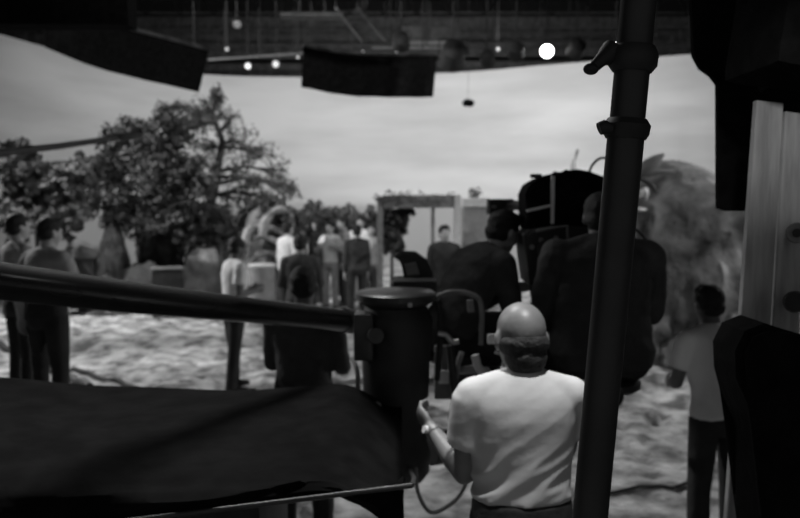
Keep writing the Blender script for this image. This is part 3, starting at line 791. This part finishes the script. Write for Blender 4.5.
# arm rear side blocks and gearbox detail on the column
q = bmesh.new(); box(q, P(364, 335, 3.65), (.09, .16, .22), None, .015); link('gearbox', q, M['steel'], cr)
q = bmesh.new(); tube(q, [P(374, 336, 3.58), P(376, 336, 3.5)], .036, 20); link('gear_cover', q, M['steel'], cr)
q = bmesh.new(); tube(q, curve_pts([P(352, 358, 3.7), P(357, 370, 3.65), P(358, 385, 3.65), P(357, 398, 3.65)], 4), .012, 8); link('lever', q, M['grey'], cr)
q = bmesh.new(); tube(q, curve_pts([P(352, 392, 3.6), P(362, 410, 3.55), P(380, 436, 3.5)], 4), .02, 8); link('strut', q, M['black'], cr)
q = bmesh.new(); tube(q, [P(364, 446, 3.5), P(383, 432, 3.5)], .012, 8); link('crank_handle', q, M['bright'], cr)
q = bmesh.new(); tube(q, [P(377, 406, 3.6), P(377, 406, 3.5)], .02, 14); link('knob', q, M['grey'], cr)
q = bmesh.new(); tube(q, [P(410, 305, 3.58), P(410, 305, 3.53)], .012, 12); link('bolt', q, M['bright'], cr)
# base arm and chassis
q = bmesh.new()
box(q, (-1.75, 3.1, .68), (2.5, .7, .8), None, .08); link('chassis', q, M['black'], cr)
q = bmesh.new(); tube(q, [V((-.7, 3.2, .98)), V((-.3, 3.5, 1.0)), V((cx.x, 3.75, .98))], [.12, .12, .1], 16); link('column_bracket', q, M['black'], cr)
for x in (-2.7, -.85):
    for y in (2.7, 3.5):
        q = bmesh.new(); tube(q, [V((x, y - .09, .24)), V((x, y - .07, .24)), V((x, y + .07, .24)), V((x, y + .09, .24))], [.22, .27, .27, .22], 28); wh = link('wheel', q, M['line'], cr)
        q = bmesh.new(); tube(q, [V((x, y - .11, .24)), V((x, y + .11, .24))], .08, 16); link('hub', q, M['steel'], wh)
# platform arm to seats
q = bmesh.new(); tube(q, [P(430, 448, 3.9), P(500, 440, 4.1), P(580, 415, 4.0)], [.09, .08, .07], 14); link('platform_arm', q, M['black'], cr)
q = bmesh.new(); box(q, P(525, 392, 4.15), (.75, .7, .05), None, .02); link('platform', q, M['black'], cr)
q = bmesh.new(); tube(q, [P(612, 396, 3.6), P(612, 396, 3.75)], .055, 18); ellipsoid(q, P(612, 396, 3.6), (.055, .03, .055)); link('seat_knob', q, M['black'], cr)
# seats
for (px, py, d, w) in ((607, 380, 3.98, .34), (455, 352, 4.3, .34)):
    q = bmesh.new(); c = P(px, py, d); tube(q, [c + V((0, 0, -.05)), c + V((0, 0, -.03)), c, c + V((0, 0, .01))], [w * .42, w * .5, w * .5, w * .42], 24); st_ = link('seat', q, M['black'], cr)
    q = bmesh.new(); tube(q, [c + V((0, 0, -.04)), V((c.x * .9 + .05, c.y, P(525, 400, 4.1).z))], .03, 10); link('seat_post', q, M['steel'], st_)
# tube handrails
def rail(pts, d, r=.013, m='grey', nm='handrail'):
    q = bmesh.new(); tube(q, curve_pts([P(x, y, d) for x, y in pts], 5), r, 10); return link(nm, q, M[m], cr)
rail([(436, 297), (452, 292), (470, 294), (480, 301), (482, 318), (481, 345)], 3.9)
rail([(438, 333), (446, 335), (452, 342), (459, 341)], 3.75, .014, 'bright')
rail([(450, 345), (452, 365), (455, 395), (452, 420)], 3.85, .02, 'black')
rail([(462, 352), (458, 365), (456, 378)], 3.9, .014, 'grey')
rail([(438, 300), (440, 340), (437, 380)], 3.8, .014, 'black')
rail([(475, 355), (478, 366), (483, 374)], 3.8, .02, 'pale')
rail([(470, 300), (471, 312)], 3.7, .016, 'grey', 'lever')
q = bmesh.new(); box(q, P(492, 339, 3.6), (.045, .03, .045), None, .008); link('junction_box', q, M['white'], cr)
q = bmesh.new(); box(q, P(443, 372, 4.0), (.09, .05, .28), None, .008); link('side_bracket', q, M['grey'], cr)
q = bmesh.new(); box(q, P(444, 377, 3.9), (.05, .01, .07), None, .002); link('white_label', q, M['white'], cr)
rail([(495, 352), (505, 356), (503, 366)], 3.7, .009, 'bright', 'lever')
q = bmesh.new(); box(q, P(470, 378, 4.0), (.22, .2, .09), None, .02); link('foot_bracket', q, M['jackg'], cr)
q = bmesh.new(); box(q, P(498, 334, 4.5), (.22, .12, .26), None, .03); link('dark_gap_filler', q, M['black'], cr)  # added black block, closes the bright sand gap beside the operator
# curved chair back above the turret
ch = empty('operator_chair', P(412, 291, 4.3), 'low black chair with a curved back on the crane turret', 'chair')
blobby([(393, 257), (402, 251), (416, 252), (427, 260), (433, 274), (436, 290), (405, 290), (403, 262)], 4.3, 4.37, M['black'], 'backrest', ch, .012)
blobby([(404, 264), (416, 262), (420, 275), (407, 276)], 4.28, 4.3, M['grey'], 'back_pad', ch, .004)
q = bmesh.new(); box(q, P(414, 286, 4.25), (.24, .3, .09), None, .03); link('seat', q, M['black'], ch)
q = bmesh.new(); tube(q, [P(414, 290, 4.25), P(412, 330, 4.2), P(404, 360, 3.95)], .035, 12); link('post', q, M['steel'], ch)

# black tarpaulin over the chassis
q = bmesh.new(); NX, NY = 60, 26; g = []
L0, L1 = P(-60, 395, 3.3).x, P(402, 398, 3.3).x
ztop = P(200, 395.5, 3.35).z
for i in range(NX + 1):
    u = i / NX; x = L0 + (L1 - L0) * u; row = []
    sagg = -.03 * math.sin(math.pi * min(1, max(0, (u - .2) / .7))) + (.03 if u < .18 else 0) * (1 - u / .18 if u < .18 else 0)
    if u > .84: sagg -= (u - .84) ** 2 * 7
    px_ = 400 + F * x / 2.42; zb = P(px_, 518 - (px_ - 150) * .124, 2.42).z
    path = [(3.64, ztop - .2), (3.6, ztop - .03), (3.5, ztop), (2.75, ztop - .03), (2.52, ztop - .06), (2.44, (ztop + zb) / 2), (2.42, zb + .03), (2.42, zb)]
    cp = curve_pts([V((0, a_, z_)) for a_, z_ in path], 4)
    for k, p in enumerate(cp):
        f = .014 * math.sin(x * 9 + k * .35) + .02 * noise.noise(V((x * 3, k * .4, 1)))
        hw = max(0, min(1, (p.z - zb) / (ztop - .05 - zb))); f *= .3 + .7 * hw
        row.append(q.verts.new((x, p.y - f, p.z + sagg * hw + hw * .012 * noise.noise(V((x * 2.5, k * .5, 5))))))
    g.append(row)
for i in range(NX):
    for k in range(len(g[0]) - 1): q.faces.new((g[i][k], g[i + 1][k], g[i + 1][k + 1], g[i][k + 1]))
tp_ = link('tarpaulin', q, M['tarp']); md = tp_.modifiers.new('t', 'SOLIDIFY'); md.thickness = .012
tag(center(tp_), 'large black tarpaulin spread over the crane body across the lower left', 'tarpaulin')
q = bmesh.new(); tube(q, [P(60, 529.2, 2.4), P(150, 518, 2.4), P(300, 499.4, 2.4), P(412, 485.5, 2.4)], .0085, 10); tg = link('lower_rail', q, M['steel'], cr)
q = bmesh.new(); tube(q, [P(412, 485.5, 2.4), P(414, 478, 2.9), P(410, 470, 3.6)], .0085, 10); link('rail_bracket', q, M['steel'], cr)
# cable loop hanging under the column
q = bmesh.new(); tube(q, curve_pts([P(416, 468, 3.5), P(418, 492, 3.4), P(430, 512, 3.35), P(448, 506, 3.4), P(462, 492, 3.5), P(470, 470, 3.7)], 6), .009, 8); link('hanging_cable', q, M['line'], cr)

# film camera on the crane
fc = empty('film_camera', P(560, 275, 4.3), 'large black film camera with rounded magazines and white strips', 'film camera')
blobby([(527, 208), (526, 194), (531, 184), (541, 178), (553, 174), (567, 173), (577, 169), (590, 171), (603, 176), (616, 180), (622, 196), (622, 240), (532, 240), (527, 225)], 4.3, 4.62, M['duve'], 'magazine_cover', fc, .02)
blobby([(524, 236), (530, 230), (545, 227), (570, 226), (610, 228), (612, 285), (530, 285), (527, 262)], 4.25, 4.6, M['black'], 'body', fc, .015)
q = bmesh.new(); box(q, P(552.5, 200, 4.27), (.019, .02, .26), None, .003); link('white_strip', q, M['white'], fc)
q = bmesh.new(); a, bb = P(527, 211, 4.26), P(552, 205, 4.27); box(q, (a + bb) / 2, ((bb - a).length, .02, .014), Matrix.Rotation(R(-13), 3, 'Y'), .002); link('white_strip', q, M['white'], fc)
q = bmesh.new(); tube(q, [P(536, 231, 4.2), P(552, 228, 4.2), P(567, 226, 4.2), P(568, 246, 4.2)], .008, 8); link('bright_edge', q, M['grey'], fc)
q = bmesh.new(); box(q, P(536, 176, 4.35), (.06, .05, .022), None, .006); link('latch', q, M['black'], fc)
q = bmesh.new(); tube(q, [P(548, 250, 4.25), P(548, 250, 4.12)], [.05, .06], 20); link('viewfinder', q, M['black'], fc)
for x, y in ((532, 247), (541, 240), (556, 238)):
    q = bmesh.new(); tube(q, [P(x, y, 4.26), P(x, y, 4.2)], .014, 12); link('dial', q, M['grey'], fc)
q = bmesh.new(); tube(q, curve_pts([P(589, 172, 4.4), P(594, 163, 4.4), P(602, 158, 4.4), P(612, 160, 4.4)], 5), .007, 8); link('carrying_handle', q, M['line'], fc)
q = bmesh.new(); box(q, P(500, 207, 4.9), (.15, .18, .10), None, .01); link('matte_box', q, M['black'], fc)
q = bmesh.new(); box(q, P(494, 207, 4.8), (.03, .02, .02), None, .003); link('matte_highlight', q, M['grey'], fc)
q = bmesh.new(); tube(q, [P(524, 205, 4.6), P(505, 206, 4.85)], .03, 10); link('lens_rod', q, M['black'], fc)
# handwheel
q = bmesh.new(); c = P(624, 251, 4.25); n = 40
ring = [c + V((math.cos(2 * math.pi * k / n) * .135, math.sin(2 * math.pi * k / n) * .03, math.sin(2 * math.pi * k / n) * .135)) for k in range(n + 1)]
tube(q, ring, .008, 8, cap=False)
for k in range(3): tube(q, [c, ring[int(n * k / 3 + 3)]], .006, 6)
link('handwheel', q, M['line'], fc)
q = bmesh.new(); tube(q, [P(548, 285, 4.42), P(548, 330, 4.4), P(545, 372, 4.3), P(543, 390, 4.2)], [.11, .07, .06, .09], 20); link('pedestal', q, M['black'], fc)

# ------------------------------------------------------------------ leaning pole
pr = empty('steel_pole', P(520, 518, 1.75), 'thick dark steel pole with clamps leaning right across the view', 'pole')
dpl = 1.75
def pl(y): return P(590 + (518 - y) * 42 / 448, y, dpl)
bot = pl(518); tp2 = pl(60); dirp = (tp2 - bot).normalized()
floorp = bot - dirp * ((bot.z + .05) / dirp.z); pr.location = floorp
topp = pl(-40)
q = bmesh.new(); tube(q, [floorp, pl(128)], [.0395, .0405], 24); link('lower_tube', q, M['pipe'], pr)
q = bmesh.new(); tube(q, [pl(130), topp], .0385, 24); link('upper_tube', q, M['pipe'], pr)
q = bmesh.new(); tube(q, [pl(139), pl(134), pl(125), pl(119)], [.044, .050, .052, .043], 24); link('collar', q, M['black'], pr)
q = bmesh.new(); a = P(612, 129, dpl - .03); tube(q, [a, P(604, 127, dpl - .03), P(599, 129, dpl - .03)], [.012, .016, .014], 12); link('collar_screw', q, M['black'], pr)
q = bmesh.new(); a = P(640, 134, dpl - .03); tube(q, [P(634, 131, dpl), a], [.012, .011], 12); link('collar_screw', q, M['black'], pr)
q = bmesh.new(); tube(q, [pl(72), pl(66), pl(54), pl(46)], [.043, .053, .054, .045], 24); link('clamp', q, M['black'], pr)
q = bmesh.new(); tube(q, [P(612, 52, dpl), P(601, 60, dpl - .02), P(595, 66, dpl - .02)], [.028, .015, .013], 12); ellipsoid(q, P(591, 69, dpl - .02), (.017, .014, .013)); link('clamp_knob', q, M['black'], pr)
q = bmesh.new(); tube(q, [P(640, 56, dpl), P(655, 57, dpl)], [.02, .014], 12); link('clamp_bolt', q, M['black'], pr)
q = bmesh.new(); tube(q, [floorp + V((0, 0, .0)), floorp + V((0, 0, .04))], [.16, .15], 24); link('base_plate', q, M['black'], pr)

# ------------------------------------------------------------------ black flag, lamp head and wooden board at the right
fg = empty('black_flag', G(738, 3.0), 'tall narrow black flag hanging against the sky at the upper right', 'flag')
q = bmesh.new(); vf = [P(x, y, 3.0) for x, y in ((690, -30), (694, 55), (701, 68), (712, 76), (718, 84), (718.5, 208), (726, 211), (850, 211), (855, -30))]
f0 = [q.verts.new(v) for v in vf]; f1 = [q.verts.new(v + V((0, .03, 0))) for v in vf]; n = len(vf)
q.faces.new(f0); q.faces.new(f1[::-1])
for i in range(n): q.faces.new((f0[i], f1[i], f1[(i + 1) % n], f0[(i + 1) % n]))
link('cloth', q, M['duve'], fg)
for x in (700, 765):
    q = bmesh.new(); hang(q, P(x, -28, 3.015), .012); link('hanger_rod', q, M['line'], fg)
# lamp head mass
lh = empty('arc_lamp', P(770, 90, 2.4), 'bulky black lamp head filling the top right corner', 'lamp')
q = bmesh.new(); box(q, P(812, 22, 2.5), (.36, .4, .38), Matrix.Rotation(R(8), 3, 'Y'), .05); link('housing', q, M['duve'], lh)
q = bmesh.new(); tube(q, [P(765, 78, 2.7), P(795, 84, 2.7), P(840, 88, 2.7)], .05, 14); link('bracket', q, M['duve'], lh)
q = bmesh.new(); hang(q, P(800, -20, 2.5), .03); link('hanger_rod', q, M['line'], lh)
bd_ = empty('wooden_board', G(752, 2.55), 'upright pair of pale wooden planks at the right edge', 'board')
def plank(q4, d, th, m, nm='plank'):
    q = bmesh.new(); f0 = [q.verts.new(P(x, y, d)) for x, y in q4]; f1 = [q.verts.new(v.co + V((0, th, 0))) for v in f0]
    q.faces.new(f0); q.faces.new(f1[::-1])
    for i in range(4): q.faces.new((f0[i], f1[i], f1[(i + 1) % 4], f0[(i + 1) % 4]))
    bmesh.ops.bevel(q, geom=q.edges[:], offset=.003, segments=1, affect='EDGES')
    return link(nm, q, m, bd_, smooth=False)
plank([(757, 100), (784, 103), (752, 640), (718, 640)], 2.55, .03, M['wood']); plank([(785.5, 111), (806, 114), (790, 640), (754, 640)], 2.56, .03, M['wood'])
q = bmesh.new(); tube(q, [P(797, 233, 2.52), P(797, 233, 2.46)], [.034, .03], 20); kb = link('knob', q, M['grey'], bd_)
q = bmesh.new(); tube(q, [P(797, 233, 2.462), P(797, 233, 2.44)], .014, 12); link('knob_screw', q, M['black'], kb)
q = bmesh.new(); tube(q, [P(795, 302, 2.5), P(795, 302, 2.44)], [.036, .03], 20); link('knob', q, M['black'], bd_)
q = bmesh.new(); box(q, (P(750, 640, 2.6).x + .02, 2.62, .35), (.3, .25, .78), None, .03); link('foot', q, M['black'], bd_)
# dark equipment case under / in front of the board
ec = empty('equipment_cart', G(775, 2.25), 'tall black equipment cart in the lower right corner', 'cart')
blobby([(762, 518), (760, 440), (748, 405), (739, 380), (738, 352), (748, 332), (768, 324), (800, 335), (850, 350), (870, 518), (870, 640), (772, 640)], 2.2, 2.4, M['tarp'], 'cover', ec, .02)
q = bmesh.new(); box(q, (P(783, 600, 2.3).x, 2.32, .42), (.3, .3, .78), None, .02); link('body', q, M['black'], ec)
for dx in (-.12, .12):
    q = bmesh.new(); c = V((P(783, 600, 2.3).x + dx, 2.32, .02)); tube(q, [c + V((0, -.02, 0)), c + V((0, .02, 0))], .05, 16); link('caster', q, M['line'], ec)

# ------------------------------------------------------------------ people
def D(x, y, z): return V((x, y, z))
if exec_people:
    # balding man in white T-shirt, nearest
    d = 2.75; g0 = G(524, d)
    def tee_bands(co):
        return 1.7 * max(0.12, min(1, (1.36 - co.z) / .18)) * (1 if co.y < .4 else 0)
    bald, J = person('balding man in a white T-shirt seen from behind, gripping the crane', (g0.x, g0.y, -.02), R(2), 1.835, hs=1.1, neck=-.03, hem_z=1.035, lean=3, width=1.0, vox=.0085, skin=M['skin_b'], top='tee', top_m=M['tee'], hair='fringe', hair_m=M['hairg'],
           up=(D(-.07, .12, -.95), D(.06, .55, -.85)), fo=(D(-.44, .85, .45), D(-.15, .95, .25)), belly=.02, head=(8, 8, 0), curl=55, wr=.006, seed=4, bands=tee_bands)
    w = J['wrist'][0]; f = D(-.44, .85, .45).normalized()
    q = bmesh.new(); tube(q, [w - f * .035, w - f * .015], .033, 18); wt = link('wristwatch', q, M['bright'], bald, world=True)
    q = bmesh.new(); tube(q, [w - f * .025 + V((-.028, -.01, .012)), w - f * .025 + V((-.04, -.014, .016))], .016, 16); link('watch_face', q, M['white'], wt, world=True)
    # camera operator leaning forward, seated
    c = P(446, 336, 4.3)
    person('camera operator with dark hair and dark shirt hunched forward on the crane seat', (c.x, c.y, c.z - .93 * .985), R(-62), 1.75, lean=45, width=1.08, vox=.011, top='shirt', top_m=M['jackg'], hair='full',
           leg=((D(-.15, .93, -.25), D(0, .05, -1)), (D(.15, .93, -.25), D(0, .05, -1))), up=(D(-.05, .12, -.95), D(.08, .15, -.95)), fo=(D(.2, .9, .3), D(.0, .95, .0)), head=(-4, 6, 0), skin=M['skin'], wr=.006, seed=7)
    # big man in dark jacket, seated, back to us
    c = P(603, 357, 3.95)
    person('broad man in a dark jacket sitting with his back to us behind the leaning pole', (c.x, c.y, c.z - .93 * 1.03), R(2), 1.84, neck=-.02, lean=8, width=1.26, vox=.011, top='jacket', top_m=M['jack'], hair='full', skin=M['skin_d'],
           leg=((D(-.1, .95, -.15), D(-.15, .75, -.6)), (D(-.05, .95, -.15), D(-.25, .75, -.6))), up=(D(-.12, .35, -.85), D(.17, .25, -.9)), fo=(D(.25, .9, .1), D(-.35, .9, -.1)), head=(6, -12, 0), belly=.05, wr=.008, seed=9)
    # man in front of the tube
    g0 = G(303, 4.75)
    person('man in a dark shirt seen from behind, behind the end of the long tube', (g0.x, g0.y, 0), R(-6), 1.76, lean=4, width=1.06, vox=.011, top='shirt', top_m=M['jackg'], hair='short', up=(D(-.1, .25, -.9), D(.12, .2, -.95)), fo=(D(.1, .9, .2), D(-.1, .9, -.3)), wr=.005, seed=12, skin=M['skin_d'])
    # man in pale shirt, facing right
    g0 = G(234, 8.9)
    person('man in a pale shirt and dark trousers standing sideways in the middle distance', (g0.x, g0.y, sand_h(g0.x, g0.y)), R(-60), 1.79, lean=4, width=1.15, vox=.011, top='tee', top_m=M['shirt_w'], hair='short', leg=((D(-.1, .1, -1), D(-.02, .0, -1)), (D(.06, -.1, -1), D(.01, -.12, -1))), up=(D(-.15, .05, -1), D(.12, -.12, -1)), fo=(D(.3, .8, .1), D(-.3, .8, .1)), head=(8, 0, 0), wr=.005, seed=15, skin=M['skin_d'])
    # left pair
    g0 = G(48, 6.4)
    person('dark-haired man in a pale grey shirt standing at the left edge, arm hanging', (g0.x, g0.y, .26), R(-28), 1.76, width=1.12, hem_z=1.08, lean=3, vox=.011, top='tee', top_m=M['shirt_g'], hair='full', up=(D(-.33, -.23, -.9), D(.02, .4, -.9)), fo=(D(.25, -.1, -.95), D(-.1, .9, -.3)), wr=.005, seed=18, skin=M['skin'], head=(6, -8, 0))
    q = bmesh.new(); box(q, (g0.x - .1, g0.y + .35, .10), (1.1, 1.5, .30), None, .01); tag(center(link('wooden_riser', q, M['black'])), 'low dark riser under the two men at the left edge', 'riser')
    g0 = G(21, 7.1)
    person('man in a grey T-shirt at the very left edge, behind the dark-haired man', (g0.x, g0.y, .26), R(-40), 1.78, vox=.012, top='tee', top_m=M['shirt_g'], hair='short', seed=21, skin=M['skin'], hem_z=1.05, up=(D(-.35, -.15, -.9), D(.1, .2, -.95)), fo=(D(.1, .1, -.95), D(.0, .4, -.9)))
    # person bottom right
    g0 = G(721, 4.5)
    person('person in a grey shirt and dark trousers half hidden behind the black cart', (g0.x, g0.y, -.02), R(12), 1.69, lean=14, width=1.0, vox=.011, top='tee', top_m=M['tee'], hair='full', up=(D(-.06, .25, -.95), D(.1, .5, -.8)), fo=(D(.35, .9, -.2), D(0, .9, 0)), skin=M['skin_d'], seed=24)
    # far groups
    far = [
        (301, 9.7, 4, 'man with a dark back, arms folded, standing beyond the tube end', 'shirt', 'jackg', (D(-.2, .2, -.9), D(.2, .2, -.9)), (D(.3, .8, .1), D(-.3, .8, .1)), 1.80, 'trou', 'short'),
        (357, 14.2, 20, 'man in a dark shirt walking left of the doorway frame', 'shirt', 'jackg', None, None, 1.78, 'trou', 'full'),
        (331, 15.4, 150, 'far person in a pale shirt facing the camera crew', 'tee', 'shirt_w', (D(-.5, .1, -.8), D(.4, .1, -.9)), (D(.4, .5, .4), D(-.3, .7, .2)), 1.74, 'shirt_g', 'full'),
        (371, 15.0, 190, 'far person in pale clothes beside the frame post', 'tee', 'shirt_w', None, None, 1.72, 'shirt_g', 'short'),
        (344, 15.6, 100, 'far person in grey turned sideways among the group', 'shirt', 'shirt_g', None, None, 1.8, 'trou', 'full'),
        (289, 13.6, -40, 'far person with a pale top behind the twisted branches', 'shirt', 'shirt_w', None, None, 1.8, 'trou', 'short'),
        (318, 16.4, 60, 'far person in a dark top at the back of the group', 'shirt', 'jack', None, None, 1.84, 'trou', 'long'),
        (361, 16.4, 170, 'far person in white at the back, beside the dark bush', 'shirt', 'shirt_w', None, None, 1.8, 'shirt_g', 'short'),
        (444, 11.7, 195, 'person in dark clothes with a pale collar standing in the doorway frame', 'jacket', 'jack', None, None, 1.84, 'trou', 'full'),
    ]
    for i, (px, dd, rz, lab, tp_k, tm, u_, f_, H_, bm_, hk) in enumerate(far):
        g0 = G(px, dd)
        person(lab, (g0.x, g0.y, sand_h(g0.x, g0.y) + .0), R(rz), H_, vox=.015, top=tp_k, top_m=M[tm], bot_m=M[bm_], hair=hk, up=u_, fo=f_, seed=30 + i, skin=M['skin'], group='people standing on the far side of the set')

# ------------------------------------------------------------------ light
w = bpy.data.worlds.new('world'); scene.world = w; w.use_nodes = True
w.node_tree.nodes['Background'].inputs[0].default_value = (1, 1, 1, 1); w.node_tree.nodes['Background'].inputs[1].default_value = .13
def area(name, loc, tgt, sx, sy, e):
    l = bpy.data.lights.new(name, 'AREA'); l.shape = 'RECTANGLE'; l.size = sx; l.size_y = sy; l.energy = e
    o = bpy.data.objects.new(name, l); COL.objects.link(o); o.location = loc
    o.rotation_euler = (V(tgt) - V(loc)).to_track_quat('-Z', 'Y').to_euler(); l.spread = R(150); return o
def spot(name, loc, tgt, e, ang, blend=.5, size=.15):
    l = bpy.data.lights.new(name, 'SPOT'); l.energy = e; l.spot_size = R(ang); l.spot_blend = blend; l.shadow_soft_size = size
    o = bpy.data.objects.new(name, l); COL.objects.link(o); o.location = loc
    o.rotation_euler = (V(tgt) - V(loc)).to_track_quat('-Z', 'Y').to_euler(); return o
area('backdrop_lights', (.5, 16.5, 7.2), (.3, 26.5, 2.2), 9, .8, 740)
area('backdrop_lights_left', (-8, 13, 7.0), (-10.8, 20, 2.2), 4, .6, 22)
area('backdrop_lights_right', (8, 14.5, 7.2), (9.5, 22, 3), 4, .6, 20)
spot('set_key', (-10, 12, 6.6), (-1.5, 12.5, 0), 4000, 95, .6, .12)
spot('set_key_right', (10.5, 10.5, 6.0), (2.5, 11, 0), 2200, 80, .6, .12)
spot('set_front', (-2, 6.5, 8.5), (-2, 16, 1.5), 900, 75, .6, .2)
spot('crew_top_light', (.62, 2.15, 5.4), (.46, 2.75, 1.45), 680, 22, .9, .08)
spot('board_light', (.75, 1.3, 2.95), (1.18, 2.55, 2.40), 26, 28, 1.0, .05)
spot('rig_light', (2, 16, 5.5), (0, 28, 8.2), 40, 100, .8, .4)
spot('boulder_light', (7.5, 4.5, 6.2), (3.6, 10.6, 1.0), 1150, 34, .8, .2)  # added spot without a known source, brightens the dark boulder
tl = area('tube_light', (-1.9, 5.2, 5.4), (-1.3, 2.9, 1.9), 2.6, .35, 26); tl.data.spread = R(50)
